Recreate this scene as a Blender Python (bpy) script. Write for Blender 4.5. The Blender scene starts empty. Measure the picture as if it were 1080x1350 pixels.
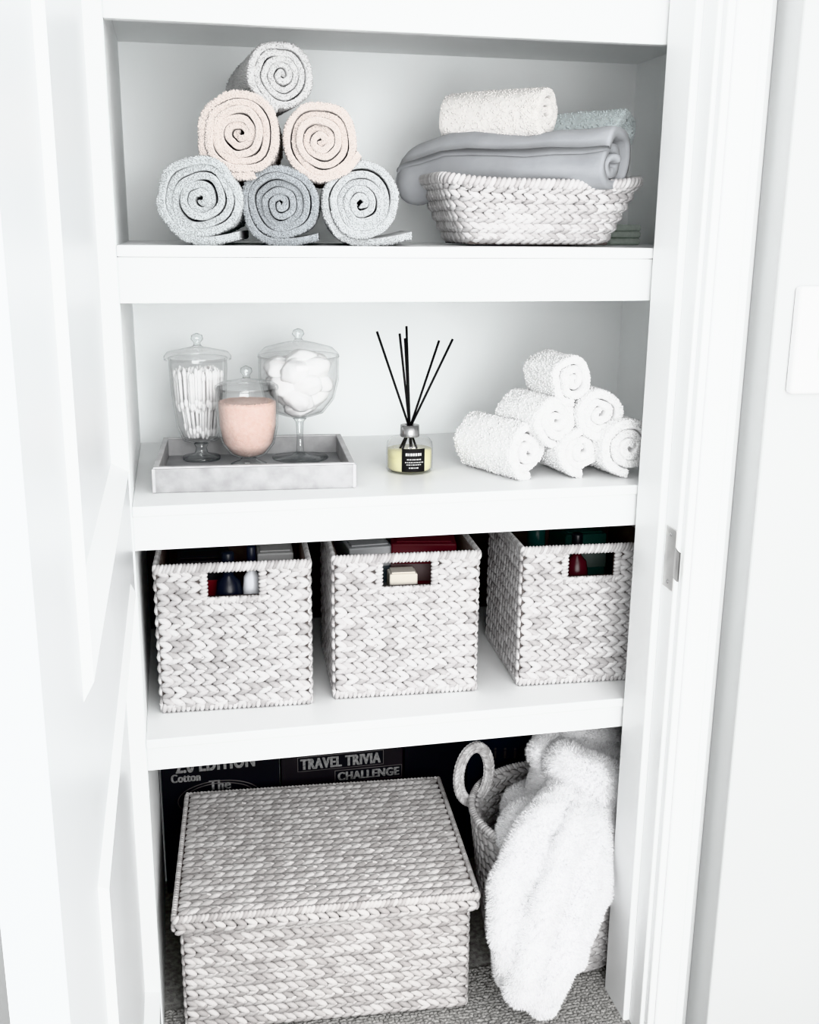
import bpy, math, random
import numpy as np
from mathutils import Vector, Matrix, noise
random.seed(7); rng = np.random.default_rng(5)
scene = bpy.context.scene; COL = scene.collection
R_ = math.radians

# ------------------------------------------------------------------ camera
FPX = 1406.0; CZ = 1.516; DIST = 1.8
th, ps, rho = R_(14.93), R_(12.4), R_(0.54)
F = Vector((math.sin(ps)*math.cos(th), math.cos(ps)*math.cos(th), -math.sin(th)))
R0 = Vector((math.cos(ps), -math.sin(ps), 0)); U0 = R0.cross(F)
RR = R0*math.cos(rho) + U0*math.sin(rho); UU = U0*math.cos(rho) - R0*math.sin(rho)
CAM = Vector((0, -DIST, CZ))
cd = bpy.data.cameras.new('camera'); cam = bpy.data.objects.new('camera', cd); COL.objects.link(cam)
cam.matrix_world = Matrix(((RR.x, UU.x, -F.x, CAM.x), (RR.y, UU.y, -F.y, CAM.y), (RR.z, UU.z, -F.z, CAM.z), (0, 0, 0, 1)))
cd.sensor_fit = 'AUTO'; cd.sensor_width = 36; cd.lens = FPX/1350*36; cd.clip_start = .05
scene.camera = cam
def pix(u, v, axis, val):
    d = RR*((u-540)/FPX) + UU*((675-v)/FPX) + F
    return CAM + d*((val-CAM[axis])/d[axis])
def vscale(u, v, y): return 1/(pix(u, v, 1, y).z - pix(u, v+1, 1, y).z)
def hscale(u, v, y): return 1/(pix(u+1, v, 1, y).x - pix(u, v, 1, y).x)

Z1, Z1B = CZ-.031, CZ-.122
Z2, Z2B = CZ-.459, CZ-.538
Z3, Z3B = CZ-.890, CZ-.953
ZH = CZ+.301; ZC = CZ+.352
XL, XR, YB = -.084, 1.022, .56
ZF = -.035          # carpet level

# ------------------------------------------------------------------ materials
def lin(c):
    return tuple(((x/255)/12.92 if x/255 <= .04045 else ((x/255+.055)/1.055)**2.4) for x in c) + (1,)
def mat(name, c1, c2=None, rough=.6, scale=20, bump=0, bscale=200, spec=.3, sheen=0, metal=0, detail=4, contrast=(.35, .65), vor=False, island=0):
    m = bpy.data.materials.new(name); m.use_nodes = True
    nt = m.node_tree; b = nt.nodes['Principled BSDF']
    b.inputs['Roughness'].default_value = rough; b.inputs['Metallic'].default_value = metal
    b.inputs['Specular IOR Level'].default_value = spec
    if sheen: b.inputs['Sheen Weight'].default_value = sheen
    tc = nt.nodes.new('ShaderNodeTexCoord')
    n = nt.nodes.new('ShaderNodeTexNoise'); n.inputs['Scale'].default_value = scale; n.inputs['Detail'].default_value = detail
    nt.links.new(tc.outputs['Object'], n.inputs['Vector'])
    cr = nt.nodes.new('ShaderNodeValToRGB')
    c2 = c2 or tuple(x*.97 for x in c1)
    cr.color_ramp.elements[0].position = contrast[0]; cr.color_ramp.elements[0].color = lin(c2)
    cr.color_ramp.elements[1].position = contrast[1]; cr.color_ramp.elements[1].color = lin(c1)
    fac = n.outputs['Fac']
    if island:      # every strand its own tint
        g = nt.nodes.new('ShaderNodeNewGeometry'); mx = nt.nodes.new('ShaderNodeMix'); mx.inputs[0].default_value = island
        nt.links.new(n.outputs['Fac'], mx.inputs[2]); nt.links.new(g.outputs['Random Per Island'], mx.inputs[3]); fac = mx.outputs[0]
    nt.links.new(fac, cr.inputs['Fac']); nt.links.new(cr.outputs['Color'], b.inputs['Base Color'])
    if bump:
        if vor:
            t = nt.nodes.new('ShaderNodeTexVoronoi'); o = 'Distance'
        else:
            t = nt.nodes.new('ShaderNodeTexNoise'); t.inputs['Detail'].default_value = 3; o = 'Fac'
        t.inputs['Scale'].default_value = bscale
        nt.links.new(tc.outputs['Object'], t.inputs['Vector'])
        bp = nt.nodes.new('ShaderNodeBump'); bp.inputs['Strength'].default_value = bump; bp.inputs['Distance'].default_value = .003
        nt.links.new(t.outputs[o], bp.inputs['Height']); nt.links.new(bp.outputs['Normal'], b.inputs['Normal'])
    return m
def glass(name, tint=(1, 1, 1), edge=(.74, .77, .77), start=.74, refl=.75, base=.055):
    m = bpy.data.materials.new(name); m.use_nodes = True; nt = m.node_tree
    nt.nodes.clear()
    out = nt.nodes.new('ShaderNodeOutputMaterial')
    lw = nt.nodes.new('ShaderNodeLayerWeight'); lw.inputs['Blend'].default_value = .5
    cr = nt.nodes.new('ShaderNodeValToRGB'); cr.color_ramp.elements[0].color = tint + (1,); cr.color_ramp.elements[1].color = edge + (1,)
    cr.color_ramp.elements[0].position = start
    nt.links.new(lw.outputs['Facing'], cr.inputs['Fac'])
    tr = nt.nodes.new('ShaderNodeBsdfTransparent'); nt.links.new(cr.outputs['Color'], tr.inputs['Color'])
    gl = nt.nodes.new('ShaderNodeBsdfGlossy'); gl.inputs['Roughness'].default_value = .02
    pw = nt.nodes.new('ShaderNodeMath'); pw.operation = 'POWER'; pw.inputs[1].default_value = 4
    ml = nt.nodes.new('ShaderNodeMath'); ml.operation = 'MULTIPLY_ADD'; ml.inputs[1].default_value = refl; ml.inputs[2].default_value = base
    nt.links.new(lw.outputs['Facing'], pw.inputs[0]); nt.links.new(pw.outputs[0], ml.inputs[0])
    mx = nt.nodes.new('ShaderNodeMixShader')
    nt.links.new(ml.outputs[0], mx.inputs['Fac']); nt.links.new(tr.outputs[0], mx.inputs[1]); nt.links.new(gl.outputs[0], mx.inputs[2])
    nt.links.new(mx.outputs[0], out.inputs['Surface'])
    return m
M = {}
M['wall'] = mat('wall_paint', (246, 248, 248), (244, 246, 246), .65, 3)
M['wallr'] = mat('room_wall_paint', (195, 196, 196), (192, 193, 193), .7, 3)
M['shade_back'] = mat('painted_shade_grey', (52, 50, 50), (44, 42, 42), .8, 3)  # shade put into a dark colour, only for behind the cube baskets
M['gloss'] = mat('gloss_white_paint', (238, 239, 239), (235, 236, 236), .35, 4)
M['doorp'] = mat('door_paint', (206, 208, 209), (203, 205, 206), .35, 4)
M['weave'] = mat('whitewashed_hyacinth', (201, 200, 200), (148, 145, 145), .7, 60, .25, 300, contrast=(.0, .72), detail=2, island=.6)
M['weave_dark'] = mat('whitewashed_hyacinth_warm', (200, 198, 197), (148, 144, 143), .7, 60, .25, 300, contrast=(.0, .72), detail=2, island=.6)
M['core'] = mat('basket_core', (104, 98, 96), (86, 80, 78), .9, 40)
M['core_pale'] = mat('basket_core_pale', (170, 166, 164), (152, 148, 146), .9, 40)
M['carpet'] = mat('loop_carpet', (172, 171, 169), (136, 135, 133), .95, 90, .6, 300)
M['metal'] = mat('satin_nickel', (206, 206, 205), (194, 194, 193), .35, 30, metal=.6)
M['chrome'] = mat('silver_collar', (178, 178, 178), (166, 166, 166), .25, 30, metal=.9)
M['plastic'] = mat('white_plastic', (244, 244, 244), None, .3)
M['tray'] = mat('grey_washed_wood', (174, 174, 175), (152, 152, 153), .65, 34, .2, 60, contrast=(.3, .7))
M['trayrim'] = mat('silver_rim_wood', (196, 196, 197), (178, 178, 179), .5, 30)
M['traytop'] = mat('tray_floor_wood', (162, 162, 164), (146, 147, 149), .6, 18)
M['glass'] = glass('clear_glass')
M['glass_thick'] = glass('thick_clear_glass', (.97, .98, .98), (.45, .48, .49), .45, .7, .09)
M['amber'] = mat('amber_oil', (218, 215, 184), (210, 206, 166), .15, 10, spec=.5)
M['cotton'] = mat('cotton_wool', (248, 248, 248), (245, 245, 245), .95, 40)
M['salt'] = mat('pink_bath_salt', (236, 214, 206), (227, 199, 189), .8, 160, .5, 500, vor=True)
M['black'] = mat('black_matte', (20, 19, 20), (14, 13, 14), .6, 30)
M['ink'] = mat('pale_print', (205, 205, 205), (190, 190, 190), .7, 20)
M['throw'] = mat('white_fleece', (238, 238, 239), (234, 234, 235), 1, 30, sheen=.2)
def terry(name, c): return mat(name, c, tuple(x*.94 for x in c), .95, 120, spec=.05, sheen=.15)
M['t_bluegrey'] = terry('terry_blue_grey', (190, 193, 194)); M['t_grey'] = terry('terry_grey', (165, 169, 172))
M['t_silver'] = terry('terry_silver', (190, 192, 193)); M['t_pink'] = terry('terry_blush', (214, 207, 203))
M['t_pink2'] = terry('terry_blush_pale', (217, 210, 206)); M['t_pale'] = terry('terry_pale_grey', (193, 193, 193))
M['t_white'] = terry('terry_white', (240, 240, 240)); M['t_mint'] = terry('terry_mint', (206, 214, 215))
M['t_cream'] = terry('terry_cream', (222, 220, 218))
M['sheet'] = mat('grey_jersey', (156, 158, 161), (148, 150, 153), .9, 16, .3, 45, sheen=.1)

# ------------------------------------------------------------------ mesh builder
ts = [-.88, -.55, 0, .55, .88]; SD = 6
LV = [(-1, 0, 0)]
for t in ts:
    r = (1-abs(t)**2.4)**.6
    for k in range(SD):
        an = 2*math.pi*k/SD; LV.append((t, r*math.cos(an), r*math.sin(an)))
LV.append((1, 0, 0)); LV = np.array(LV)
LF = []
for k in range(SD):
    LF.append((0, 1+(k+1) % SD, 1+k)); LF.append((len(LV)-1, len(LV)-1-SD+k, len(LV)-1-SD+(k+1) % SD))
    for j in range(len(ts)-1):
        a = 1+j*SD; LF.append((a+k, a+(k+1) % SD, a+SD+(k+1) % SD, a+SD+k))
class MB:
    def __init__(s): s.V = []; s.F = []; s.MI = []; s.n = 0; s.mi = 0
    def add(s, v, f):
        v = np.asarray([tuple(x) for x in v], dtype=float) if not isinstance(v, np.ndarray) else v
        n = s.n; s.V.append(v); s.F.extend([tuple(i+n for i in q) for q in f]); s.MI.extend([s.mi]*len(f)); s.n += len(v); return s
    def box(s, x0, x1, y0, y1, z0, z1, mtx=None):
        v = [Vector((x, y, z)) for x in (x0, x1) for y in (y0, y1) for z in (z0, z1)]
        if mtx: v = [mtx @ p for p in v]
        return s.add(v, [(0, 1, 3, 2), (4, 6, 7, 5), (0, 4, 5, 1), (2, 3, 7, 6), (0, 2, 6, 4), (1, 5, 7, 3)])
    def lathe(s, prof, seg=40, c=(0, 0, 0), cap0=True, cap1=True):
        v = []; f = []
        for r, z in prof:
            for k in range(seg):
                a = 2*math.pi*k/seg; v.append((c[0]+r*math.cos(a), c[1]+r*math.sin(a), c[2]+z))
        for j in range(len(prof)-1):
            for k in range(seg):
                k2 = (k+1) % seg; f.append((j*seg+k, j*seg+k2, (j+1)*seg+k2, (j+1)*seg+k))
        if cap0: f.append(tuple(range(seg-1, -1, -1)))
        if cap1: f.append(tuple((len(prof)-1)*seg+k for k in range(seg)))
        return s.add(v, f)
    def tube(s, pts, r, sides=8, cap=True, closed=False):
        pts = [Vector(p) for p in pts]; n = len(pts); v = []; f = []; prev = None
        for i, p in enumerate(pts):
            if closed: t = pts[(i+1) % n]-pts[i-1]
            else: t = pts[min(i+1, n-1)]-pts[max(i-1, 0)]
            t.normalize()
            if prev is None: prev = t.orthogonal().normalized()
            a = (prev - t*prev.dot(t)).normalized(); b = t.cross(a); prev = a
            rr = r[i] if isinstance(r, (list, tuple)) else r
            for k in range(sides):
                an = 2*math.pi*k/sides; v.append(p + a*rr*math.cos(an) + b*rr*math.sin(an))
        m = n if closed else n-1
        for i in range(m):
            i2 = (i+1) % n
            for k in range(sides):
                k2 = (k+1) % sides; f.append((i*sides+k, i*sides+k2, i2*sides+k2, i2*sides+k))
        if cap and not closed:
            f.append(tuple(range(sides-1, -1, -1))); f.append(tuple((n-1)*sides+k for k in range(sides)))
        return s.add(v, f)
    def grid(s, P, nu, nv, closed=False):
        v = []; f = []; cu = nu if closed else nu+1
        for j in range(nv+1):
            for i in range(cu): v.append(P(i/nu, j/nv))
        for j in range(nv):
            for i in range(nu):
                i2 = (i+1) % cu; f.append((j*cu+i, j*cu+i2, (j+1)*cu+i2, (j+1)*cu+i))
        return s.add(v, f)
    def lump(s, c, ax, bx, nx, a, b, h):
        m = np.array([[*(ax*a)], [*(bx*b)], [*(nx*h)]]); return s.add(LV @ m + np.array([*c]), LF)
    def ball(s, c, rx, ry, rz, seg=16, amp=0, sd=0):
        v = []; f = []; nr = seg//2
        for j in range(nr+1):
            la = -math.pi/2 + math.pi*j/nr
            for k in range(seg):
                a = 2*math.pi*k/seg; d = Vector((math.cos(la)*math.cos(a), math.cos(la)*math.sin(a), math.sin(la)))
                q = 1 + amp*noise.noise(d*1.8 + Vector((sd, sd*.7, 0)))
                v.append((c[0]+d.x*rx*q, c[1]+d.y*ry*q, c[2]+d.z*rz*q))
        for j in range(nr):
            for k in range(seg):
                k2 = (k+1) % seg; f.append((j*seg+k, j*seg+k2, (j+1)*seg+k2, (j+1)*seg+k))
        return s.add(v, f)
    def blades(s, p, d, l, w):
        n = len(p); d = d/np.linalg.norm(d, axis=1)[:, None]
        r = rng.normal(size=(n, 3)); sd = np.cross(d, r); sd /= np.linalg.norm(sd, axis=1)[:, None]
        ll = (l*rng.uniform(.6, 1.2, n))[:, None]
        v = np.empty((n*3, 3)); v[0::3] = p - sd*w/2; v[1::3] = p + sd*w/2; v[2::3] = p + d*ll
        return s.add(v, [(3*i, 3*i+1, 3*i+2) for i in range(n)])
    def loops(s, p, d, r, l):       # rounded terry loops
        n = len(p); d = d/np.linalg.norm(d, axis=1)[:, None]
        q = rng.normal(size=(n, 3)); a = np.cross(d, q); a /= np.linalg.norm(a, axis=1)[:, None]; b = np.cross(d, a)
        k = rng.uniform(.7, 1.25, n)[:, None]; rr = r*k; ll = l*k
        v = np.empty((n*6, 3)); v[0::6] = p+a*rr; v[1::6] = p+b*rr; v[2::6] = p-a*rr; v[3::6] = p-b*rr; v[4::6] = p+d*ll; v[5::6] = p-d*ll*.5
        f = []
        for i in range(n):
            o = 6*i; f += [(o, o+1, o+4), (o+1, o+2, o+4), (o+2, o+3, o+4), (o+3, o, o+4), (o+1, o, o+5), (o+2, o+1, o+5), (o+3, o+2, o+5), (o, o+3, o+5)]
        return s.add(v, f)
    def build(s, name, mats, parent=None, loc=None, smooth=True, bevel=0, segs=2):
        me = bpy.data.meshes.new(name); me.from_pydata(np.concatenate(s.V).tolist(), [], s.F)
        mats = mats if isinstance(mats, (list, tuple)) else [mats]
        for m in mats: me.materials.append(M[m] if isinstance(m, str) else m)
        me.polygons.foreach_set('material_index', s.MI)
        me.polygons.foreach_set('use_smooth', [smooth]*len(me.polygons)); me.update()
        o = bpy.data.objects.new(name, me); COL.objects.link(o)
        if parent: o.parent = parent
        if loc is not None: o.location = loc
        if bevel:
            b = o.modifiers.new('bevel', 'BEVEL'); b.width = bevel; b.segments = segs; b.limit_method = 'ANGLE'; b.angle_limit = R_(40)
        return o
def tag(o, label, cat, group=None, kind=None):
    o['label'] = label; o['category'] = cat
    if group: o['group'] = group
    if kind: o['kind'] = kind
    return o
def thing(name, label, cat, loc, rz=0, group=None):
    o = bpy.data.objects.new(name, None); o.empty_display_size = .02; COL.objects.link(o)
    o.location = loc; o.rotation_euler = (0, 0, rz); return tag(o, label, cat, group)
def struct(o): o['kind'] = 'structure'; return o
def dup(root, loc, rz, label):
    r = root.copy(); COL.objects.link(r); r.location = loc; r.rotation_euler = (0, 0, rz); r['label'] = label
    for ch in list(root.children):
        c = ch.copy(); COL.objects.link(c); c.parent = r
        for g in list(ch.children):
            e = g.copy(); COL.objects.link(e); e.parent = c
    return r
def text(s, width, loc, m, parent, height=None, name='lettering', rz=0, tilt=0, bold=.03, heavy=0):
    c = bpy.data.curves.new('txt', 'FONT'); c.body = s; c.size = 1; c.align_x = 'CENTER'; c.align_y = 'CENTER'; c.offset = bold; c.space_character = 1.12
    t = bpy.data.objects.new('txt', c); COL.objects.link(t); bpy.context.view_layer.update()
    me = bpy.data.meshes.new_from_object(t.evaluated_get(bpy.context.evaluated_depsgraph_get()))
    bpy.data.objects.remove(t)
    V = np.array([tuple(v.co) for v in me.vertices]); fs = [tuple(p.vertices) for p in me.polygons]; bpy.data.meshes.remove(me)
    V[:, 0] -= (V[:, 0].max()+V[:, 0].min())/2; V[:, 1] -= (V[:, 1].max()+V[:, 1].min())/2
    sx = width/np.ptp(V[:, 0]); sy = height/np.ptp(V[:, 1]) if height else sx
    b = MB()
    for k in ((-1, 0, 1) if heavy else (0,)):        # three close impressions make a heavy face
        x = V[:, 0]*sx + k*heavy; y = V[:, 1]*sy
        b.add(np.stack([x*math.cos(tilt)-y*math.sin(tilt), np.full(len(V), -.0001*k), x*math.sin(tilt)+y*math.cos(tilt)], 1), fs)
    o = b.build(name, m, parent, loc, smooth=False); o.rotation_euler = (0, 0, rz)
    return o

# ------------------------------------------------------------------ setting
YW = -.242
struct(MB().box(-2.2, 2.6, -3.2, .6, ZF-.05, ZF).build('floor', 'carpet', smooth=False))
struct(MB().box(XL-.02, XR+.02, YB, YB+.02, ZF, 2.45).build('wall_back', 'wall', smooth=False))
struct(MB().box(XL, XR, YB-.006, YB, Z3+.001, Z2B-.001).build('wall_back_painted_shade', 'shade_back', smooth=False))  # added dark sheet standing in for the shade behind the cube baskets
struct(MB().box(XL-.02, XL, 0, YB, ZF, 2.45).build('wall_left', 'wall', smooth=False))
struct(MB().box(XR, XR+.02, -.01, YB, ZF, 2.45).build('wall_right', 'wall', smooth=False))
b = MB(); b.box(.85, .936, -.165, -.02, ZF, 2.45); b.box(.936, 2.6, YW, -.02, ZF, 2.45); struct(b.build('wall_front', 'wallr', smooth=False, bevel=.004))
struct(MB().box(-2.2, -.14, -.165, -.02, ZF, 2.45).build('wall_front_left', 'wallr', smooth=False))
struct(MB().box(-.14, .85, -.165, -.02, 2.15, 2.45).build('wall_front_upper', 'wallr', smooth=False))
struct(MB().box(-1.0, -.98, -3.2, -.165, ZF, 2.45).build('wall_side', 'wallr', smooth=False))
b = MB(); b.box(.824, .85, -.114, -.015, ZF, 2.15); b.box(.836, .85, -.165, -.114, ZF, 2.15)
struct(b.build('trim_1', 'gloss', smooth=False, bevel=.003))
b = MB(); b.box(.843, .918, -.183, -.165, ZF, 2.2); b.box(.855, .9, -.190, -.183, ZF, 2.2)
struct(b.build('trim_2', 'gloss', smooth=False, bevel=.005, segs=3))
# carpet pile
b = MB()
for i in range(120):
    for j in range(52):
        x = -.08 + i*.0080 + random.uniform(-.002, .002); y = -.31 + j*.0080 + random.uniform(-.002, .002)
        an = random.uniform(0, 3.14); ax = Vector((math.cos(an), math.sin(an), 0))
        b.lump((x, y, ZF+.0005), ax, Vector((-ax.y, ax.x, 0)), Vector((0, 0, 1)), .0056, .0043, .0034)
tag(b.build('carpet_pile', 'carpet'), 'beige grey knobbly loop pile of the carpet', 'carpet', kind='stuff')
# door
d = bpy.data.objects.new('door_1', None); COL.objects.link(d); struct(d); d.location = (XL-.002, -.02, .01)
DB = ZF
MB().box(-.036, -.016, -1.168, -.002, DB+.002, 2.098).build('door_slab', 'doorp', d, smooth=False)
zu0, zl1, zl0, zu1 = CZ-.375-.01, CZ-.546-.01, .2, 1.98
ya, yb2 = -.945, -.13
b = MB(); b.box(-.036, 0, -1.17, ya, DB, 2.1); b.box(-.036, 0, yb2, 0, DB, 2.1)
b.box(-.036, 0, ya, yb2, zu1, 2.1); b.box(-.036, 0, ya, yb2, zl1, zu0); b.box(-.036, 0, ya, yb2, DB, zl0)
b.build('door_frame', 'doorp', d, smooth=False)
for z0, z1 in ((zu0, zu1), (zl0, zl1)):
    b = MB(); w = .030; e = .016
    O = [(ya, z0), (yb2, z0), (yb2, z1), (ya, z1)]; I = [(ya+w, z0+w), (yb2-w, z0+w), (yb2-w, z1-w), (ya+w, z1-w)]
    Q = [(ya+w*.4, z0+w*.4), (yb2-w*.4, z0+w*.4), (yb2-w*.4, z1-w*.4), (ya+w*.4, z1-w*.4)]
    v = [(0, y, z) for y, z in O] + [(.008, y, z) for y, z in Q] + [(-e, y, z) for y, z in I]
    b.add(v, [(k, (k+1) % 4, 4+(k+1) % 4, 4+k) for k in range(4)] + [(4+k, 4+(k+1) % 4, 8+(k+1) % 4, 8+k) for k in range(4)])
    b.build('door_moulding', 'gloss', d, smooth=False)  # lighter than the door: highlights on the bevels put into the paint
# shelves
def shelf(zt, zb, label, tall=0):
    t = thing('shelf', label, 'shelf', (0, 0, zb))
    h = zt-zb
    if tall:
        MB().box(XL, XR, 0, .02, 0, tall).build('fascia', 'gloss', t, smooth=False, bevel=.002)
        MB().box(XL, XR, .02, YB, ZC-zb, ZC-zb+.02).build('board', 'wall', t, smooth=False, bevel=.001)
    else:
        MB().box(XL, XR, -.005, YB, h-.018, h).build('board', 'gloss', t, smooth=False, bevel=.002)
        MB().box(XL, XR, 0, .02, 0, h-.0185).build('fascia', 'gloss', t, smooth=False, bevel=.0015)
shelf(Z1, Z1B, 'white shelf carrying the grey and blush rolled towels')
shelf(Z2, Z2B, 'white shelf carrying the glass jars and reed diffuser')
shelf(Z3, Z3B, 'white shelf carrying the three open woven cube baskets')
shelf(0, ZH, 'white topmost shelf above the rolled towels, only its front and underside showing', tall=.5)
# strike plate
zp0, zp1 = pix(880, 775, 0, .835).z, pix(880, 692, 0, .835).z; zm = (zp0+zp1)/2; hh = (zp1-zp0)/2
t = thing('strike_plate', 'satin metal strike plate on the white door jamb', 'strike plate', (.836, -.145, zm))
MB().box(-.002, 0, -.019, .022, -hh, hh).build('plate', 'metal', t, smooth=False, bevel=.0008)
b = MB(); b.grid(lambda s, q: Vector((-.003-.006*math.sin(s*1.5), -.019-.03*s, -hh*.5+hh*q*.95)), 8, 1)
b.grid(lambda s, q: Vector((-.001-.006*math.sin(s*1.5), -.019-.03*s, -hh*.5+hh*q*.95)), 8, 1); b.build('lip', 'metal', t)
for s in (-1, 1):
    MB().lathe([(.0001, 0), (.004, 0), (.0035, .001), (.0001, .0012)], 14).build('screw', 'chrome', t, (-.002, .002, s*hh*.78)).rotation_euler = (0, -math.pi/2, 0)
# light switch
zs0, zs1 = pix(1050, 520, 1, YW-.02).z, pix(1050, 378, 1, YW-.02).z; xs = pix(1050, 450, 1, YW-.02).x
t = thing('light_switch', 'white plastic light switch on the wall right of the door frame', 'switch', (xs+.06, YW, (zs0+zs1)/2))
MB().box(-.06, .06, -.02, 0, -(zs1-zs0)/2, (zs1-zs0)/2).build('plate', 'plastic', t, smooth=False, bevel=.006, segs=3)
MB().box(-.02, .02, -.026, -.02, -.03, .03).build('rocker', 'plastic', t, smooth=False, bevel=.003)

# ------------------------------------------------------------------ towels
def roll(R, L, turns, sd, end=-90, flap=.0, tf=.985, wob=.03, fuzz=3000, fl=.003, fw=.0022, tele=.006, squash=1.0, droop=0, taper=(.74, .9, .98), er=.3, uneven=.0, roundend=0):
    p = R/(turns+.62); thk = p*tf; r0 = p*.62; n = int(turns*34); pts = []
    for i in range(n+1):
        a = R_(end) - turns*2*math.pi*(1-i/n)
        q = noise.noise(Vector((math.cos(a)*1.3, math.sin(a)*1.3, sd*3.1 + i/n*1.2)))
        u = noise.noise(Vector((i*.07, sd*5.3, 1.7)))
        r = r0 + p*turns*i/n + R*wob*q*min(1, i/n+.3) + p*uneven*u*.5*(1 if i < n-30 else (n-i)/30)
        pts.append((r*math.cos(a), r*math.sin(a), math.cos(a), math.sin(a), min(thk*(1-.2*uneven*max(0, u)), r*.97)))
    if flap:
        x, z, nx, nz, _ = pts[-1]; tx, tz = -nz, nx
        for k in range(1, 9):
            s = flap*k/8; c = .25*s*s/max(flap, .001); pts.append((x+tx*s-nx*c*.6, z+tz*s-nz*c*.6, nx, nz, thk))
    e = p*er
    N = len(pts); rows = [(0, taper[0]), (e*.4, taper[1]), (e, taper[2]), (e*2.2, 1)] + [(L*k/8, 1) for k in range(1, 8)]
    if roundend: rows += [(L-roundend*q, 1) for q in (.85, .7, .5, .3, .15, .06)]; rows = sorted(set(rows))
    rows += [(L-e*.05, taper[2]), (L-e*.02, taper[1]), (L, taper[0])] if roundend else [(L-e, taper[2]), (L-e*.4, taper[1]), (L, taper[0])]
    V = []
    for y, tk in rows:
        sc = 1.0
        if roundend and y > L-roundend: sc = max(.15, 1-((y-L+roundend)/roundend)**2)**.4
        for side in (1, -1):
            for i, (x, z, nx, nz, tki) in enumerate(pts):
                off = tele*noise.noise(Vector((i*.05, sd*1.7, 3))) * (1 if y < L/2 else .6)
                wv = .0028*noise.noise(Vector((x*35, y*22+sd, z*35))) if i > N-40 else 0
                h = -tki/2 + side*tki/2*tk + (wv if side > 0 else 0)
                zz = (z + nz*h)*squash*sc + R*.985*squash
                V.append(((x+nx*h)*sc, y+off*sc, max(zz, .0006*random.random())))
    f = []; W = 2*N
    for j in range(len(rows)-1):
        for i in range(N-1):
            f.append((j*W+i, j*W+i+1, (j+1)*W+i+1, (j+1)*W+i)); f.append((j*W+N+i, (j+1)*W+N+i, (j+1)*W+N+i+1, j*W+N+i+1))
        for i in (0, N-1): f.append((j*W+i, (j+1)*W+i, (j+1)*W+N+i, j*W+N+i))
    for j in (0, len(rows)-1):
        for i in range(N-1): f.append((j*W+i, j*W+N+i, j*W+N+i+1, j*W+i+1))
    V = np.array(V)
    if droop:
        k = np.clip((V[:, 1]/L-.5)/.5, 0, 1); V[:, 2] -= droop*k**2; V[:, 2] += .004*np.sin(V[:, 1]*26+1)
        V[:, 2] += .009*np.array([noise.noise(Vector((v[0]*18, v[1]*12, v[2]*18))) for v in V])
        V[:, 0] += .006*np.array([noise.noise(Vector((v[0]*24+5, v[1]*14, v[2]*24))) for v in V])
    b = MB(); b.add(V, f)
    if fuzz:
        P4 = np.array([(x[2], 0, x[3]) for x in pts]); ry = np.array([r[0] for r in rows])
        n1 = int(fuzz*.6); yy = L*rng.random(n1)**1.5; j = (np.searchsorted(ry, yy, side='right')-1).clip(0, len(rows)-2)
        q = ((yy-ry[j])/(ry[j+1]-ry[j]))[:, None]; i = rng.integers(max(0, N-50), N-1, n1); w = rng.random((n1, 1))
        A = V[j*W+i]*(1-w)+V[j*W+i+1]*w; B = V[(j+1)*W+i]*(1-w)+V[(j+1)*W+i+1]*w
        b.loops(A*(1-q)+B*q, P4[i] + rng.normal(size=(n1, 3))*.4, fw, fl)
        n2 = fuzz-n1; i = ((N-1)*np.sqrt(rng.random(n2))).astype(int).clip(0, N-2); q = .08+.84*rng.random((n2, 1)); w = rng.random((n2, 1))
        O = V[i]*(1-w)+V[i+1]*w; I = V[N+i]*(1-w)+V[N+i+1]*w
        b.loops(O*(1-q)+I*q, np.tile(np.array([0, -.9, 0.]), (n2, 1)) + rng.normal(size=(n2, 3))*.4, fw, fl)
    return b
def put_roll(name, label, cat, group, mtl, u, v, rpx, y, yaw, zbase=None, L=.3, R=None, **k):
    c = pix(u, v, 1, y); R = R or rpx/vscale(u, v, y)
    z = c.z - R if zbase is None else zbase
    o = roll(R, L, **k).build(name, mtl, None, (c.x, c.y, z)); o.rotation_euler = (0, 0, R_(yaw)); tag(o, label, cat, group); return o, R, c
G = 'rolled bath towels stacked in a pyramid'
kb = dict(fuzz=9500, fw=.0018, fl=.0027, tele=.018, wob=.08, taper=(.88, .95, .99), uneven=.7)
put_roll('rolled_towel', 'blue grey rolled towel, front left corner of the big pyramid', 'towel', G, 't_bluegrey', 264, 262, 62, .03, -7, Z1, turns=5.2, sd=1, flap=.06, **kb)
put_roll('rolled_towel', 'darker steel grey rolled towel, middle of the pyramid bottom row', 'towel', G, 't_grey', 371, 271, 56, .05, -8, Z1, turns=5.4, sd=2, flap=.06, **kb)
put_roll('rolled_towel', 'silver grey rolled towel at the pyramid bottom row nearest the basket', 'towel', G, 't_silver', 477, 271, 58, .05, -8, Z1, turns=5.1, sd=3, flap=.085, **kb)
put_roll('rolled_towel', 'larger blush pink rolled towel above the blue grey one', 'towel', G, 't_pink', 316, 175, 63, .04, -7, None, turns=5.6, sd=4, end=-70, **kb)
put_roll('rolled_towel', 'smaller blush pink rolled towel above the silver grey one', 'towel', G, 't_pink2', 423, 184, 57, .05, -9, None, turns=5.3, sd=5, end=-50, flap=.035, **kb)
put_roll('rolled_towel', 'pale grey rolled towel alone at the peak of the pyramid', 'towel', G, 't_pale', 372, 99, 50, .06, 4, None, turns=4.8, sd=6, end=-100, **kb)
G = 'white rolled face cloths stacked in a small pyramid'
kw = dict(fuzz=5500, fw=.0020, fl=.0030, tele=.014, wob=.12, taper=(.74, .9, .98), uneven=.5)
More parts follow.
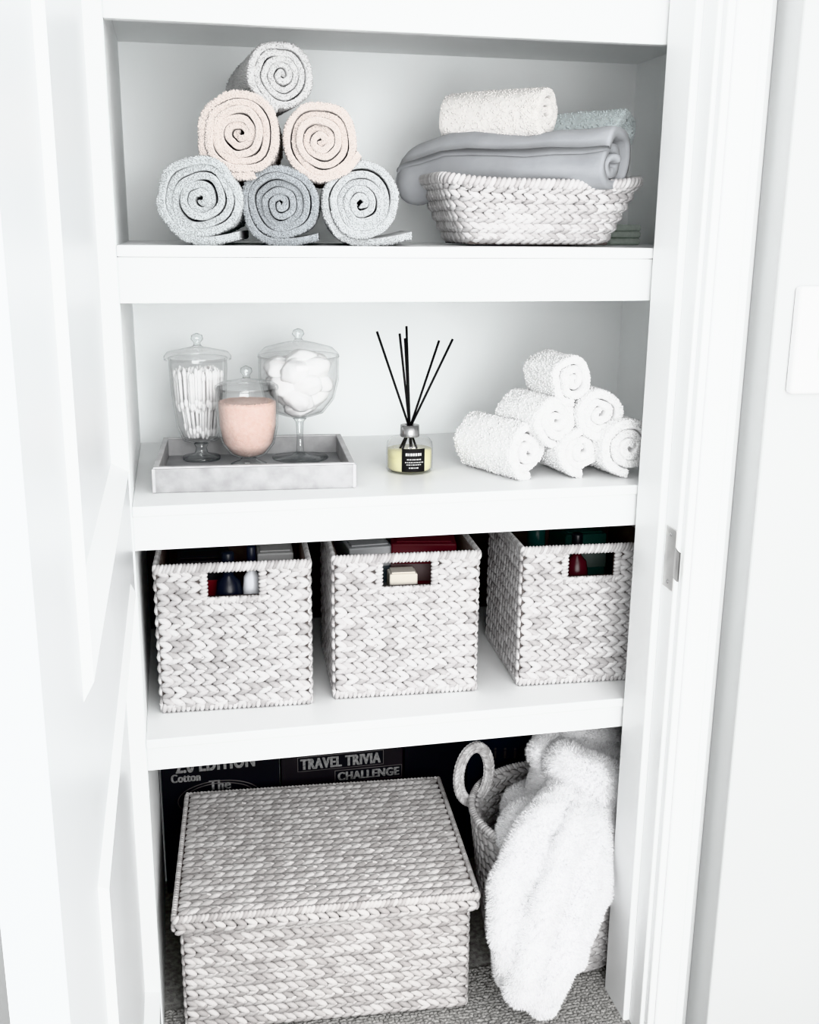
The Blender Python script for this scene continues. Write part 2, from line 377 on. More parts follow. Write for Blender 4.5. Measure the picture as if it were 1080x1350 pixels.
put_roll('rolled_face_cloth', 'white rolled face cloth at the bottom nearest the reed diffuser, lying longest', 'face cloth', G, 't_white', 697, 597, 40, .08, 24, Z2, L=.165, turns=2.9, sd=11, squash=.97, **kw)
put_roll('rolled_face_cloth', 'white rolled face cloth in the middle of the small pyramid bottom row', 'face cloth', G, 't_white', 768, 602, 38, .07, 10, Z2, L=.14, turns=2.7, sd=12, squash=.97, **kw)
put_roll('rolled_face_cloth', 'white rolled face cloth at the bottom, cut off by the door jamb', 'face cloth', G, 't_white', 830, 599, 42, .05, 10, Z2, L=.15, turns=2.8, sd=13, **kw)
put_roll('rolled_face_cloth', 'white rolled face cloth in the second layer nearest the reed diffuser', 'face cloth', G, 't_white', 736, 552, 38, .07, 18, None, L=.13, turns=2.7, sd=14, squash=.97, **kw)
put_roll('rolled_face_cloth', 'white rolled face cloth in the second layer nearest the door jamb', 'face cloth', G, 't_white', 794, 545, 38, .065, 6, None, L=.13, turns=2.6, sd=15, squash=.97, **kw)
put_roll('rolled_face_cloth', 'white rolled face cloth on the very top of the small pyramid', 'face cloth', G, 't_white', 758, 499, 36, .075, 12, None, L=.11, turns=2.6, sd=16, squash=.97, **kw)

# ------------------------------------------------------------------ weaving
BETA = R_(24)
def weave(mb, P, nu, nv, a, w, c, tilt=29, hole=None, closed=False):
    e = .004
    for j in range(nv):
        br, half = j//2, j % 2; t = (br + (.28 if half == 0 else .72))/(nv/2)
        for k in range(nu):
            s = (k+.5 + random.uniform(-.04, .04) + (.12 if br % 2 else -.12))/nu; sh = 1
            if not closed and (k == 0 or k == nu-1): s = (k+(.62 if k == 0 else .38))/nu; sh = .86
            if hole and hole(s, t): continue
            p = Vector(P(s, t)); du = (Vector(P(s+e, t))-Vector(P(s-e, t))).normalized(); dv = (Vector(P(s, t+e))-Vector(P(s, t-e))).normalized()
            dv = (dv-du*dv.dot(du)).normalized(); n = du.cross(dv)
            sg = 1 if half == 0 else -1      # each plait is rounded: its two halves lean together
            dv, n = dv*math.cos(BETA)+n*math.sin(BETA)*sg, n*math.cos(BETA)-dv*math.sin(BETA)*sg
            ta = R_(tilt*sg + random.uniform(-3, 3)); q = random.uniform(.97, 1.06)
            mb.lump(p + n*random.uniform(-.0004, .0004), du*math.cos(ta)+dv*math.sin(ta), dv*math.cos(ta)-du*math.sin(ta), n, a*q*sh, w*q, c)
def rim(mb, p0, p1, out, up, step=.0066, a=.0105, w=.0052, slant=.5, c=.005):
    p0, p1 = Vector(p0), Vector(p1); d = (p1-p0); L = d.length; d.normalize(); n = max(2, int(L/step))
    for k in range(n):
        p = p0 + d*(L*(k+.5)/n); ax = (Vector(up) + d*slant*random.uniform(.85, 1.15)).normalized(); nn = d.cross(ax).normalized(); bx = nn.cross(ax)
        mb.lump(p, ax, bx, nn, a, w, c)
def panel(o, ux, uy):
    o, ux, uy = Vector(o), Vector(ux), Vector(uy); return lambda s, t: o+ux*s+uy*t
WA, WW, WC, WS, WP = .0156, .0072, .0052, .0200, .0232
def woven_box(mb, w, d, h, pitch, z0=0, hole=None, a=WA, wd=WW, c=WC, sides=(0, 1, 2, 3)):
    nv = 2*max(1, round(h/pitch)); nw, nd = round(w/WS), round(d/WS); x, y = w/2-.005, d/2-.005
    P = [panel((-x, -y, z0), (2*x, 0, 0), (0, 0, h)), panel((x, -y, z0), (0, 2*y, 0), (0, 0, h)), panel((x, y, z0), (-2*x, 0, 0), (0, 0, h)), panel((-x, y, z0), (0, -2*y, 0), (0, 0, h))]
    for i in sides: weave(mb, P[i], nw if i % 2 == 0 else nd, nv, a, wd, c, hole=hole if i == 0 else None)
# cube basket
W_, H_ = .290, .294
def cube_basket():
    t = thing('woven_basket', '', 'basket', (0, 0, 0), group='open woven cube baskets on the third shelf')
    b = MB(); hx, h0, h1 = .047, H_*.772, H_*.940
    hs = (.5-hx/W_-.035, .5+hx/W_+.035)
    woven_box(b, W_, W_, H_-.018, WP, hole=lambda s, q: hs[0] < s < hs[1] and .79 < q < .99, z0=.006)
    x = W_/2-.005
    for sx, sy, ex, ey in ((-1, -1, 1, -1), (1, -1, 1, 1), (1, 1, -1, 1), (-1, 1, -1, -1)):
        rim(b, (sx*x, sy*x, H_-.010), (ex*x, ey*x, H_-.010), 0, (0, 0, 1), a=.0115, c=.0065)
        rim(b, (sx*x, sy*x, .010), (ex*x, ey*x, .010), 0, (0, 0, 1), a=.0105, step=.0085, w=.0058, slant=.2)
    for sx in (-1, 1): rim(b, (sx*(hx+.007), -x, h0-.006), (sx*(hx+.007), -x, h1+.004), 0, (1, 0, 0), a=.0085, slant=.25)
    rim(b, (-hx-.010, -x, h0-.007), (hx+.010, -x, h0-.007), 0, (0, 0, 1), a=.0085, slant=.25)
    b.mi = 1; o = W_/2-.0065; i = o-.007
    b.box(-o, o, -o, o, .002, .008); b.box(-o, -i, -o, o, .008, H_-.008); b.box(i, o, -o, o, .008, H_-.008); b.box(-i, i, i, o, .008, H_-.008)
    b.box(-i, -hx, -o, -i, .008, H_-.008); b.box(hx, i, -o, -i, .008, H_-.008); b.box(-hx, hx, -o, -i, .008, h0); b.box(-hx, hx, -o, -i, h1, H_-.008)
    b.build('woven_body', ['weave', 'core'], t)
    return t
cb = cube_basket(); YC = .09+W_/2
cb.location = (.092, YC, Z3); cb.rotation_euler = (0, 0, R_(-3)); cb['label'] = 'open woven cube basket nearest the white door, holding a black box and white packet'
dup(cb, (.420, YC-.002, Z3), R_(-3), 'open woven cube basket in the middle of the row, holding a red box')
dup(cb, (.790, YC-.012, Z3), R_(-3), 'open woven cube basket holding teal items, partly hidden by the door jamb')
# their contents
def packet(name, label, cat, x, y, z, sx, sy, sz, c, c2, rz=0, band=True):
    t = thing(name, label, cat, (x, y, z), R_(rz))
    m1 = mat(name+'_print', c, None, .45, 12); m2 = mat(name+'_band', c2, None, .45, 12)
    MB().box(-sx/2, sx/2, -sy/2, sy/2, 0, sz).build('carton', m1, t, smooth=False, bevel=.003)
    b = MB(); e = .0006
    b.box(-sx/2-e, sx/2+e, -sy/2-e, sy/2+e, sz*.72, sz*.85); b.build('printed_band', m2, t, smooth=False, bevel=.0005)
    MB().box(-sx*.42, sx*.42, -sy*.42, sy*.42, sz, sz+.003).build('flap', m2 if not band else m1, t, smooth=False, bevel=.001)
def bottle(name, label, x, y, z, r, h, c, cc):
    t = thing(name, label, 'bottle', (x, y, z)); m1 = mat(name+'_plastic', c, None, .3, 8); m2 = mat(name+'_cap', cc, None, .35, 8)
    MB().lathe([(r*.9, 0), (r, .006), (r, h*.72), (r*.85, h*.8), (r*.4, h*.84), (r*.4, h*.87)], 28).build('bottle_body', m1, t)
    MB().lathe([(r*.46, 0), (r*.48, .003), (r*.46, h*.13), (r*.4, h*.14)], 24).build('cap', m2, t, (0, 0, h*.86))
ZB = Z3+.0085
packet('carton', 'black carton with a red band in the basket nearest the door', 'box', .035, YC+.03, ZB, .10, .16, .262, (30, 29, 31), (110, 30, 36), -3)
packet('carton', 'white carton inside the basket nearest the door', 'box', .175, YC+.02, ZB, .07, .13, .268, (190, 190, 190), (60, 64, 74), -3)
bottle('bottle', 'dark navy bottle seen through the handle hole of the basket nearest the door', .078, YC-.09, ZB, .026, .29, (34, 36, 44), (40, 42, 48))
bottle('bottle', 'white bottle seen through the handle hole of the basket nearest the door', .122, YC-.092, ZB, .018, .30, (220, 222, 226), (40, 42, 50))
packet('carton', 'deep red carton standing in the middle basket', 'box', .475, YC+.0, ZB, .13, .12, .275, (86, 34, 40), (120, 108, 108), -10)
packet('carton', 'white paper packet in the middle basket', 'box', .357, YC+.03, ZB, .09, .14, .268, (180, 182, 184), (110, 116, 120), 4)
packet('carton', 'slim cream carton behind the handle hole of the middle basket', 'box', .412, YC-.1, ZB, .055, .04, .235, (214, 209, 200), (70, 66, 64), -3)
bottle('bottle', 'teal green bottle in the basket beside the door jamb', .73, YC+.03, ZB, .04, .272, (44, 88, 82), (24, 52, 49))
packet('carton', 'dark green carton in the basket beside the door jamb', 'box', .83, YC+.05, ZB, .09, .12, .262, (38, 58, 54), (110, 116, 114), -3)
bottle('bottle', 'dark red bottle behind the handle hole beside the door jamb', .775, YC-.09, ZB, .024, .29, (58, 26, 30), (30, 30, 32))

# big lidded box
t = thing('storage_box', 'large lidded whitewashed woven storage box on the carpet', 'box', (.257, .222, ZF+.0045), R_(-4))
LW, LD, LZ = .602, .476, .281
b = MB(); woven_box(b, LW-.03, LD-.03, .241, WP, z0=.004)
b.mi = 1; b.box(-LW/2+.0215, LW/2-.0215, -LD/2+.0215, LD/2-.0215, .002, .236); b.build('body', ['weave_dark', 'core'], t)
b = MB(); woven_box(b, LW, LD, .026, .03, z0=LZ-.044, a=.0145, wd=.0072)
weave(b, panel((-LW/2+.012, -LD/2+.012, LZ-.006), (LW-.024, 0, 0), (0, LD-.024, 0)), round(LW/.0215), 2*round(LD/.0242), .0168, .0080, .0054)
for p0, p1 in (((-1, -1), (1, -1)), ((1, -1), (1, 1)), ((1, 1), (-1, 1)), ((-1, 1), (-1, -1))):
    X, Y = LW/2-.006, LD/2-.006
    rim(b, (p0[0]*X, p0[1]*Y, LZ-.011), (p1[0]*X, p1[1]*Y, LZ-.011), 0, (0, 0, 1), a=.0105, w=.006, slant=.7, step=.008, c=.0068)
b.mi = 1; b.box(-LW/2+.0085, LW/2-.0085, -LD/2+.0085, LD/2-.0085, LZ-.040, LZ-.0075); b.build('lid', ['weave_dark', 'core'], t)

# flared basket on the top shelf
cbx = pix(704, 322, 1, .11).x; hsx = hscale(702, 300, .11)
bw, tw = 96/hsx, 131/hsx; bd, td = .095, .13; FH = (322-240)/vscale(702, 280, .1)
_t = []
for k in range(1441):
    a = 2*math.pi*k/1440; c_, s_ = math.cos(a), math.sin(a); _t.append((math.copysign(abs(c_)**.3, c_), math.copysign(abs(s_)**.3, s_)))
_l = np.concatenate([[0], np.cumsum([math.hypot((_t[k+1][0]-_t[k][0])*tw, (_t[k+1][1]-_t[k][1])*td) for k in range(1440)])]); _l /= _l[-1]
_tx = np.array([p[0] for p in _t]); _ty = np.array([p[1] for p in _t])
def PF(s, q, o=0):
    s = s % 1.0; x, y = float(np.interp(s, _l, _tx)), float(np.interp(s, _l, _ty)); k = q
    return Vector((x*(bw+(tw-bw)*k-o), y*(bd+(td-bd)*k-o), .006+(FH-.006)*q+.010*q*abs(x)**4))
t = thing('woven_basket', 'low flared woven basket under the grey rolled blanket', 'basket', (cbx+.012, .205, Z1))
b = MB(); weave(b, PF, 56, 12, .0142, .0066, .0046, closed=True)
for k in range(130):
    p = PF(k/130, 1.0); q = PF(k/130+.004, 1.0); d_ = (q-p).normalized(); ax = (Vector((0, 0, 1))+d_*.6).normalized(); nn = d_.cross(ax).normalized()
    b.lump(p, ax, nn.cross(ax), nn, .0115, .0058, .0085)
b.mi = 1; b.grid(lambda s, q: PF(s, q, .0035), 160, 6, True); b.grid(lambda s, q: PF(s, q, .010), 160, 6, True)
b.box(-bw*.95, bw*.95, -bd*.95, bd*.95, .003, .008); b.build('woven_body', ['weave', 'core'], t)
put_roll('rolled_blanket', 'slate grey rolled jersey blanket lying across the low flared basket', 'blanket', None, 'sheet', 812, 217, 40, .062, 53, None, L=.42, R=.061, turns=2.4, sd=21, end=150, wob=.13, uneven=.6, fuzz=0, tele=.03, droop=.02, er=.8, roundend=.05)
put_roll('rolled_towel', 'cream white rolled towel lying on top of the grey blanket', 'towel', None, 't_cream', 722, 149, 35, .14, 46, None, L=.20, R=.051, turns=2.6, sd=22, wob=.10, uneven=.4, fuzz=7000, fw=.0018, fl=.0024, tele=.012)
put_roll('rolled_towel', 'pale mint rolled towel tucked behind the grey blanket', 'towel', None, 't_mint', 826, 175, 32, .20, 38, None, L=.17, R=.052, turns=2.0, sd=23, wob=.16, uneven=.6, fuzz=3500, tele=.035)
fx = pix(815, 305, 1, .40)
t = thing('folded_cloth', 'small pale green folded cloth behind the flared basket', 'cloth', (fx.x+.01, .43, Z1))
m_ = terry('terry_green', (205, 214, 206))
for k in range(3): MB().box(-.035, .035, -.05, .05, k*.014, k*.014+.0135).build('fold', m_, t, smooth=True, bevel=.005, segs=3)

# ------------------------------------------------------------------ tray and jars
tx, ty = .138, .217
t = thing('tray', 'grey washed wooden tray under the three glass jars', 'tray', (tx, ty, Z2), R_(-3.5))
TW, TD, TH = .178, .141, .044
MB().box(-TW+.009, TW-.009, -TD+.009, TD-.009, 0, .011).build('tray_base', 'traytop', t, smooth=False, bevel=.001)
MB().box(-TW, TW, -TD, -TD+.009, 0, TH).build('side', 'tray', t, smooth=False, bevel=.0015)
MB().box(-TW, TW, TD-.009, TD, 0, TH).build('side', 'tray', t, smooth=False, bevel=.0015)
for s in (-1, 1): MB().box(s*TW-(.009 if s > 0 else 0), s*TW+(.009 if s < 0 else 0), -TD+.009, TD-.009, 0, TH).build('side', 'tray', t, smooth=False, bevel=.0015)
b = MB(); b.box(-TW-.0005, TW+.0005, -TD-.0005, -TD+.0095, TH, TH+.003); b.box(-TW-.0005, TW+.0005, TD-.0095, TD+.0005, TH, TH+.003)
b.box(-TW-.0005, -TW+.0095, -TD+.0095, TD-.0095, TH, TH+.003); b.box(TW-.0095, TW+.0005, -TD+.0095, TD-.0095, TH, TH+.003)
for sx in (-1, 1): b.box(sx*TW-.003, sx*TW+.003, -TD-.0015, -TD+.003, .001, TH)
b.build('tray_rim', 'trayrim', t, smooth=False, bevel=.001)['label'] = 'paler silver edge of the tray'
ZT = Z2+.0113
def profile(pl, u0, y0, z0):
    hs = hscale(u0, 560, y0); out = []
    for hw, v in pl: out.append((max(hw/hs, .0002), max(pix(u0, v, 1, y0).z-z0, 0)))
    return out
def jar(name, label, u0, y0, foot, bowl, lid, knob):
    c = pix(u0, 600, 1, y0)
    t = thing(name, label, 'jar', (c.x, y0, ZT))
    f = profile(foot, u0, y0, ZT); f[0] = (f[0][0], 0)
    MB().lathe(f, 40).build('foot', 'glass_thick', t)
    bp = profile(bowl, u0, y0, ZT)
    ob = [(r, z) for r, z in bp] + [(bp[-1][0]+.0015, bp[-1][1]+.001), (bp[-1][0]+.0005, bp[-1][1]+.003), (bp[-1][0]-.002, bp[-1][1]+.002)] + [(max(r-.003, .0003), z+.002) for r, z in reversed(bp)]
    MB().lathe(ob, 48, cap1=True).build('bowl', 'glass', t)
    lp = profile(lid, u0, y0, ZT)
    l = MB().lathe([(lp[0][0]-.004, lp[0][1]-.001)] + lp, 48, cap0=False).build('lid', 'glass', t)
    MB().lathe(profile(knob, u0, y0, ZT), 24).build('knob', 'glass_thick', l)
    return t, bp
j1, bp1 = jar('apothecary_jar', 'tall footed glass jar full of cotton buds', 266, .315,
    [(25, 606), (25, 601), (9, 597), (7, 590), (10, 584)], [(9, 584), (24, 579), (31, 562), (36, 520), (38, 485), (38, 473)],
    [(44, 473), (44, 469), (40, 464), (22, 460), (8, 457), (5, 455)], [(5, 455), (4, 452), (8, 447), (7, 442), (1, 439)])
j2, bp2 = jar('apothecary_jar', 'small glass jar filled with pink bath salts at the tray front', 328, .205,
    [(24, 616), (24, 611), (11, 606), (10, 603)], [(10, 603), (24, 598), (35, 584), (40, 562), (41, 535), (41, 512)],
    [(42, 512), (41, 508), (34, 504), (16, 501), (6, 499), (5, 498)], [(5, 498), (4, 495), (8, 490), (7, 485), (1, 482)])
j3, bp3 = jar('apothecary_jar', 'wide glass goblet jar on a stem holding cotton balls', 396, .295,
    [(37, 606), (37, 602), (12, 599), (5, 595), (4, 575), (5, 556), (9, 551)], [(8, 551), (32, 543), (46, 525), (52, 500), (52, 478), (52, 470)],
    [(53, 470), (52, 466), (44, 458), (22, 452), (7, 449), (5, 447)], [(5, 447), (4, 445), (8, 440), (6, 435), (1, 433)])
# pink salt
def inner(bp, zmax, s=.925):
    pr = [(r*s, z+.003) for r, z in bp if z+.003 < zmax]
    for k in range(len(bp)-1):
        if bp[k][1]+.003 < zmax <= bp[k+1][1]+.003:
            q = (zmax-.003-bp[k][1])/(bp[k+1][1]-bp[k][1]); pr.append(((bp[k][0]+(bp[k+1][0]-bp[k][0])*q)*s, zmax))
    return pr
zs = pix(328, 530, 1, .205).z-ZT
pr = inner(bp2, zs); b = MB().lathe(pr + [(pr[-1][0]*.6, zs+.003), (.0003, zs+.004)], 48)
n = 1500; an = rng.uniform(0, 6.283, n); rr = pr[-1][0]*np.sqrt(rng.random(n))*.95
b.loops(np.stack([rr*np.cos(an), rr*np.sin(an), np.full(n, zs+.001)], 1), np.stack([rng.normal(size=n)*.5, rng.normal(size=n)*.5, np.ones(n)], 1), .0016, .002)
o = b.build('bath_salts', 'salt', None, j2.location); tag(o, 'pink bath salts filling the small glass jar', 'bath salts', kind='stuff')
# cotton buds
bud = MB(); bud.tube([(0, 0, .004), (0, 0, .064)], .0032, 6)
for z in (.006, .062): bud.ball((0, 0, z), .0040, .0040, .010, 10)
bud0 = bud.build('cotton_bud', 'cotton')
k = 0
zb0 = bp1[1][1]+.003
for tier, (z0, rad, cnt) in enumerate(((zb0, .0300, 66), (zb0+.056, .0425, 130))):
    for i in range(cnt):
        r = rad*math.sqrt((i+.5)/cnt); a = i*2.39996
        o = bud0 if k == 0 else bud0.copy()
        if k: COL.objects.link(o)
        lean = .13 if tier == 0 else .03
        o.location = j1.location + Vector((r*math.cos(a), r*math.sin(a), z0 + random.uniform(0, .014) + (.006*(i/cnt) if tier == 0 else 0)))
        o.rotation_euler = (-math.sin(a)*lean*r/rad + random.uniform(-.02, .02), math.cos(a)*lean*r/rad + random.uniform(-.02, .02), 0)
        tag(o, 'white cotton bud standing upright in the tall footed glass jar', 'cotton bud', 'cotton buds in the tall jar'); k += 1
# cotton balls
zbw = bp3[0][1]
balls = []
for m in range(3):
    bb = MB().ball((0, 0, 0), .034, .031, .021, 28, .18, m*5.3)
    balls.append(bb.build('cotton_ball', 'cotton'))
spots = [(0, 0, .024)] + [(.026*math.cos(a), .026*math.sin(a), .042) for a in np.arange(3)*2.094+.3] + [(.036*math.cos(a), .036*math.sin(a), .069) for a in np.arange(5)*1.2566] + [(0, 0, .064)] + [(.035*math.cos(a), .035*math.sin(a), .099) for a in np.arange(5)*1.2566+.6] + [(0, 0, .094), (.006, -.006, .116)]
for i, s in enumerate(spots):
    o = balls[i] if i < 3 else balls[i % 3].copy()
    if i >= 3: COL.objects.link(o)
    o.location = j3.location + Vector((s[0], s[1], zbw+s[2])); m = .4 if i < 4 else .6
    o.rotation_euler = (random.uniform(-m, m), random.uniform(-m, m), random.uniform(0, 6))
    tag(o, 'soft white cotton ball inside the wide goblet jar', 'cotton ball', 'cotton balls in the goblet jar')

# ------------------------------------------------------------------ reed diffuser
u0, y0 = 540, .19; c = pix(u0, 600, 1, y0)
t = thing('reed_diffuser', 'square shouldered glass reed diffuser bottle with black label and amber oil', 'diffuser', (c.x, y0, Z2))
bp = profile([(28, 622), (30, 617), (30, 590), (29, 582), (25, 577), (13, 574), (10, 573), (10, 562)], u0, y0, Z2); bp[0] = (bp[0][0], .0)
MB().lathe(bp, 48, cap1=False).build('bottle', 'glass', t)
zl = pix(u0, 591, 1, y0).z-Z2
MB().lathe([(bp[0][0]*.93, .004), (bp[1][0]*.95, .008), (bp[1][0]*.95, zl), (.0004, zl)], 48).build('oil', 'amber', t)
cp = profile([(12, 575), (12, 560)], u0, y0, Z2)
MB().lathe([(cp[0][0], cp[0][1]), (cp[0][0]*1.04, cp[0][1]+.002), (cp[1][0], cp[1][1]), (cp[1][0]*.5, cp[1][1]+.0005), (cp[1][0]*.45, cp[1][1]-.008)], 32, cap0=False, cap1=False).build('collar', 'chrome', t)
rb = bp[2][0]+.0006; zl0, zl1 = pix(u0, 616, 1, y0).z-Z2, pix(u0, 586, 1, y0).z-Z2
def LP(s, q, o=0): a = R_(-121) + R_(58)*s; return Vector(((rb+o)*math.cos(a), (rb+o)*math.sin(a), zl0+(zl1-zl0)*q))
lb = MB().grid(LP, 12, 1).build('label', 'black', t)
lb2 = MB()          # fine print too small to read: rows of short strokes
for q, h, s0, s1 in ((.70, .12, .16, .84), (.52, .05, .22, .78), (.40, .04, .14, .86), (.30, .04, .2, .8), (.16, .05, .3, .7)):
    s_ = s0
    while s_ < s1:
        w_ = random.uniform(.03, .09); lb2.grid(lambda s, w, q=q, a0=s_, w0=w_, h=h: LP(a0+w0*s, q+h*w, .0004), 2, 1); s_ += w_+.025
lb2.build('small_print', 'ink', lb)
nk = Vector((c.x, y0, Z2+cp[1][1]))
for (u, v, dy, lab) in ((497, 437, .02, 'black reed stick leaning furthest toward the glass jars'), (527, 440, -.03, 'black reed stick leaning slightly toward the glass jars'), (536, 430, .03, 'black reed stick standing almost upright, tallest of the fan'),
                    (534, 446, -.0, 'black reed stick just beside the tallest one'), (579, 449, .03, 'black reed stick leaning toward the face cloths, steeper of that pair'), (597, 447, -.02, 'black reed stick leaning furthest toward the rolled face cloths')):
    tip = pix(u, v, 1, y0+dy); dr = (tip-nk); hdir = Vector((dr.x, dr.y, 0)); st = nk + Vector((hdir.x*.04, hdir.y*.04, 0)); dr2 = (st-tip).normalized()
    ln = (st.z-Z2-.008)/-dr2.z; end = st+dr2*ln
    o = MB().tube([end, tip], .0022, 8).build('reed_stick', 'black'); tag(o, lab, 'reed stick', 'black reed sticks in the diffuser')

# ------------------------------------------------------------------ round basket and throw
BX, BY, RB, RT, HB = .785, .185, .155, .197, .28-ZF
def PR(s, q, o=0):
    a = 2*math.pi*s; r = RB+(RT-RB)*q**.8-o; return Vector((r*math.cos(a), r*math.sin(a), .006+(HB-.006)*q))
t = thing('round_basket', 'round woven basket with loop handles beside the lidded box', 'basket', (BX, BY, ZF+.0045))
b = MB(); weave(b, PR, 58, 28, .0154, .0074, .005, closed=True)
for k in range(150):
    p = PR(k/150, 1.0); d_ = (PR(k/150+.004, 1)-p).normalized(); ax = (Vector((0, 0, 1))+d_*.7).normalized(); nn = d_.cross(ax).normalized()
    b.lump(p, ax, nn.cross(ax), nn, .0125, .0062, .0095)
b.mi = 1; b.grid(lambda s, q: PR(s, q, .0045), 60, 6, True); b.mi = 0
weave(b, lambda s, q: PR(-s, .45+.55*q, .013), 56, 16, .0154, .0074, .0045, closed=True)
b.mi = 1; b.lathe([(RB*.96, .003), (RB*.96, .01)], 40); b.build('woven_body', ['weave', 'core_pale'], t)
for ang, tg in ((153, Vector((.95, .31, 0))), (-30, Vector((.5, .866, 0)))):
    a = R_(ang); ct = Vector((RT*math.cos(a), RT*math.sin(a), HB)); b = MB(); pts = []; nh = 44
    for k in range(nh+1):
        q = 2*math.pi*k/nh; pts.append(ct + tg*.041*math.cos(q) + Vector((0, 0, .050+.066*math.sin(q))))
    pn = Vector((0, 0, 1)).cross(tg)
    for k in range(nh):
        d_ = (pts[k+1]-pts[k]).normalized(); mid = (pts[k]+pts[k+1])/2; sd_ = d_.cross(pn).normalized()
        for m in (-1, 0, 1):
            for fz in (-1, 1):
                ax = (d_ + sd_*.5*(1 if m >= 0 else -1)).normalized(); nn = pn*fz
                b.lump(mid + sd_*m*.0068 + nn*.003, ax, nn.cross(ax), nn, .0105, .0052, .0044)
    b.build('handle', 'weave', t)
# throw: rounded volumes and fold ridges merged, then short plush pile
b = MB()
for (x, y, z, rx, ry, rz) in ((.835, .17, .335, .125, .12, .105), (.80, .185, .27, .15, .14, .06), (.705, .07, .30, .10, .10, .060), (.672, -.01, .255, .095, .07, .09), (.655, -.05, .18, .096, .05, .115),
                              (.640, -.065, .125, .082, .045, .105), (.755, .015, .25, .085, .045, .12), (.76, .09, .31, .10, .09, .065), (.80, .05, .25, .06, .045, .11), (.71, -.03, .21, .085, .045, .115)):
    b.ball((x, y, z), rx, ry, rz, 24, .05, x*30+z*9)
def ridge(pts, r0, r1):
    P = [Vector(p) for p in pts]; m = 14
    for k in range(m*(len(P)-1)+1):
        i = min(k//m, len(P)-2); q = (k-i*m)/m
        p0, p1, p2, p3 = P[max(i-1, 0)], P[i], P[i+1], P[min(i+2, len(P)-1)]
        c_ = .5*((2*p1)+(p2-p0)*q+(2*p0-5*p1+4*p2-p3)*q*q+(3*p1-p0-3*p2+p3)*q**3)
        r = (r0+(r1-r0)*k/(m*(len(P)-1))); b.ball(c_, r, r, r, 12)
ridge([(.79, .12, .38), (.685, .03, .355), (.597, -.045, .285), (.580, -.075, .20), (.588, -.085, .13)], .040, .036)
ridge([(.80, .07, .37), (.725, -.022, .335), (.650, -.098, .25), (.610, -.118, .14), (.606, -.108, .07)], .032, .034)
ridge([(.82, .05, .35), (.765, -.028, .29), (.705, -.094, .20), (.668, -.115, .11), (.655, -.102, .045)], .032, .038)
ridge([(.81, .03, .33), (.785, -.020, .27), (.755, -.055, .20), (.715, -.086, .12)], .032, .034)
ridge([(.80, .01, .28), (.795, -.005, .20)], .036, .036)
ridge([(.77, .13, .42), (.83, .08, .40), (.88, .09, .36)], .048, .048)
ridge([(.75, .20, .41), (.80, .24, .43), (.88, .22, .42)], .04, .045)
def bake(o):
    bpy.context.view_layer.update(); m_ = bpy.data.meshes.new_from_object(o.evaluated_get(bpy.context.evaluated_depsgraph_get())); bpy.data.objects.remove(o); return m_
tmp = b.build('tmp', 'throw'); rm = tmp.modifiers.new('r', 'REMESH'); rm.mode = 'VOXEL'; rm.voxel_size = .007
sm = tmp.modifiers.new('s', 'SMOOTH'); sm.iterations = 4; sm.factor = .5
me = bake(tmp)
for v in me.vertices:
    p = v.co.copy(); v.co = p + v.normal*(.010*noise.noise(Vector((p.x*13, p.y*13, p.z*11+4))) + .003*noise.noise(p*34))
me.update()
V = np.array([tuple(v.co) for v in me.vertices]); fs = [tuple(p.vertices) for p in me.polygons]
b = MB(); b.add(V, fs)
N_ = np.array([tuple(v.normal) for v in me.vertices])
n = 120000; fi = rng.integers(0, len(fs), n)
q4 = np.array([f[:3] for f in fs])[fi]; r1 = rng.random((n, 1)); r2 = rng.random((n, 1))
pp = V[q4[:, 0]] + (V[q4[:, 1]]-V[q4[:, 0]])*r1 + (V[q4[:, 2]]-V[q4[:, 1]])*r2
nn = N_[q4[:, 0]]; sw = np.array([tuple(noise.noise_vector(Vector(p)*25)) for p in pp])
b.blades(pp, nn*1.0 + sw*.55 + np.array([0, 0, -.3]) + rng.normal(size=(n, 3))*.3, .0075, .0013)
for arr in b.V: arr[:, 2] = np.maximum(arr[:, 2], ZF+.008)
tag(b.build('throw_blanket', 'throw'), 'white fluffy throw blanket spilling over the front of the round basket', 'blanket')

# ------------------------------------------------------------------ board games in the dark at the back
M['dk1'] = mat('game_black', (26, 26, 29), (18, 18, 21), .5, 10); M['dk2'] = mat('game_charcoal', (46, 44, 46), (34, 33, 35), .5, 10)
M['dk3'] = mat('game_navy', (24, 28, 38), (17, 20, 27), .5, 10); M['grey_ink'] = mat('grey_print', (146, 146, 146), (104, 104, 104), .6, 160)
M['dim'] = mat('dim_print', (104, 102, 102), (84, 82, 82), .6, 20)
YG = .502
def game(label, x0, x1, z1, m, yf=YG):
    t = thing('board_game', label, 'board game', ((x0+x1)/2, yf, ZF+.0045)); w = (x1-x0)/2; z1 -= ZF
    MB().box(-w+.003, w-.003, .030, YB-yf-.002, 0, z1-.003).build('box_base', m, t, smooth=False, bevel=.001)
    MB().box(-w, w, 0, .035, 0, z1).build('box_lid', m, t, smooth=False, bevel=.002); return t
g1 = game('dark board game box nearest the door with edition lettering', XL+.006, .195, .53, 'dk1')
g2 = game('dark board game box with travel trivia lettering', .20, .495, .52, 'dk2')
g3 = game('plain black board game box behind the loop handle of the round basket', .50, .655, .515, 'dk1')
g4 = game('navy board game box with small printed figures behind the fluffy throw', .66, 1.0, .53, 'dk3')
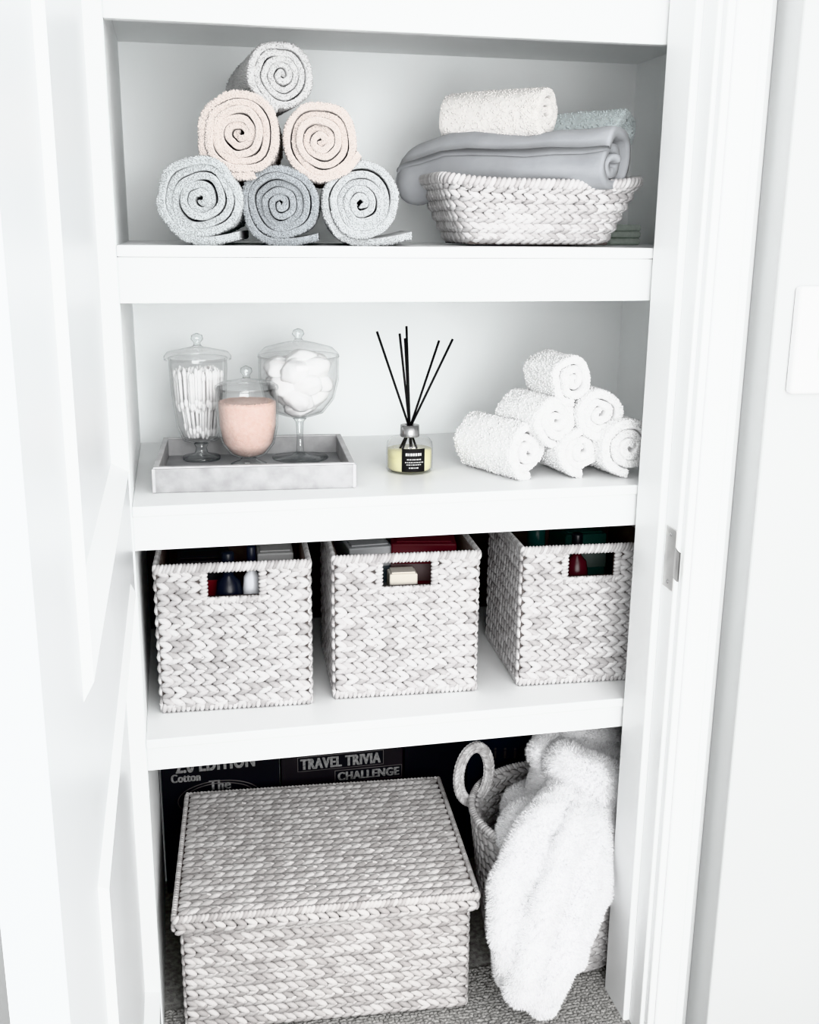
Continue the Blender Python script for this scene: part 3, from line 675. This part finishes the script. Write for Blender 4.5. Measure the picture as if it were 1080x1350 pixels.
def gt(g, s, u0, u1, v, m='grey_ink', hpx=12, bold=.02, frame=False):
    um = (u0+u1)/2; mid = pix(um, v, 1, YG); w = (u1-u0)/hscale(um, v, YG); h = hpx/vscale(um, v, YG)
    x, z = mid.x-g.location.x, mid.z-g.location.z
    text(s, w, (x, -.0016, z), m, g, height=h, bold=bold, heavy=.0013)
    if frame:
        a, c_, e = w/2+.008, h/2+.0050, .0017
        MB().box(x-a, x+a, -.0006, .001, z-c_, z+c_).build('title_band', 'dim', g, smooth=False)
        MB().box(x-a+e, x+a-e, -.001, .001, z-c_+e, z+c_-e).build('title_panel', 'dk1', g, smooth=False)
gt(g1, '2.0 EDITION', 232, 336, 1005, hpx=20); gt(g1, 'Cotton', 226, 264, 1025, hpx=11, bold=.01); gt(g1, 'The', 276, 304, 1034, hpx=13, bold=.01)
gt(g2, 'TRAVEL TRIVIA', 397, 502, 1003, hpx=14, frame=True); gt(g2, 'CHALLENGE', 446, 526, 1019.5, hpx=11, frame=True)
cc = pix(290, 1052, 1, YG)
for q in (.040, .046):
    b = MB(); b.tube([(cc.x-g1.location.x+q*2.1*math.cos(a), -.001, cc.z-g1.location.z+q*math.sin(a)) for a in np.arange(48)*2*math.pi/48], .0014, 6, closed=True); b.build('printed_ring', 'dim', g1)
b = MB()
for k in range(7):
    p = pix(640+k*13, 993, 1, YG); x = p.x-g4.location.x; z = p.z-g4.location.z
    b.ball((x, -.0005, z+.012), .004, .001, .004, 8); b.box(x-.003, x+.003, -.001, .001, z-.014, z+.007)
b.build('printed_figures', 'dim', g4, smooth=False)

# ------------------------------------------------------------------ light
w = bpy.data.worlds.new('world'); scene.world = w; w.use_nodes = True
w.node_tree.nodes['Background'].inputs[0].default_value = (1, 1, 1, 1); w.node_tree.nodes['Background'].inputs[1].default_value = 1.2
def area(name, loc, tgt, size, e, col=(1, 1, 1)):
    l = bpy.data.lights.new(name, 'AREA'); l.size = size; l.energy = e; l.color = col
    o = bpy.data.objects.new(name, l); COL.objects.link(o); o.location = loc
    o.rotation_euler = (Vector(tgt)-Vector(loc)).to_track_quat('-Z', 'Y').to_euler(); return o
area('window_light', (.45, -2.9, 1.65), (.45, .2, 1.15), 2.0, 90)
try: scene.view_settings.view_transform = 'Khronos PBR Neutral'
except Exception: scene.view_settings.view_transform = 'Standard'
scene.view_settings.exposure = .38
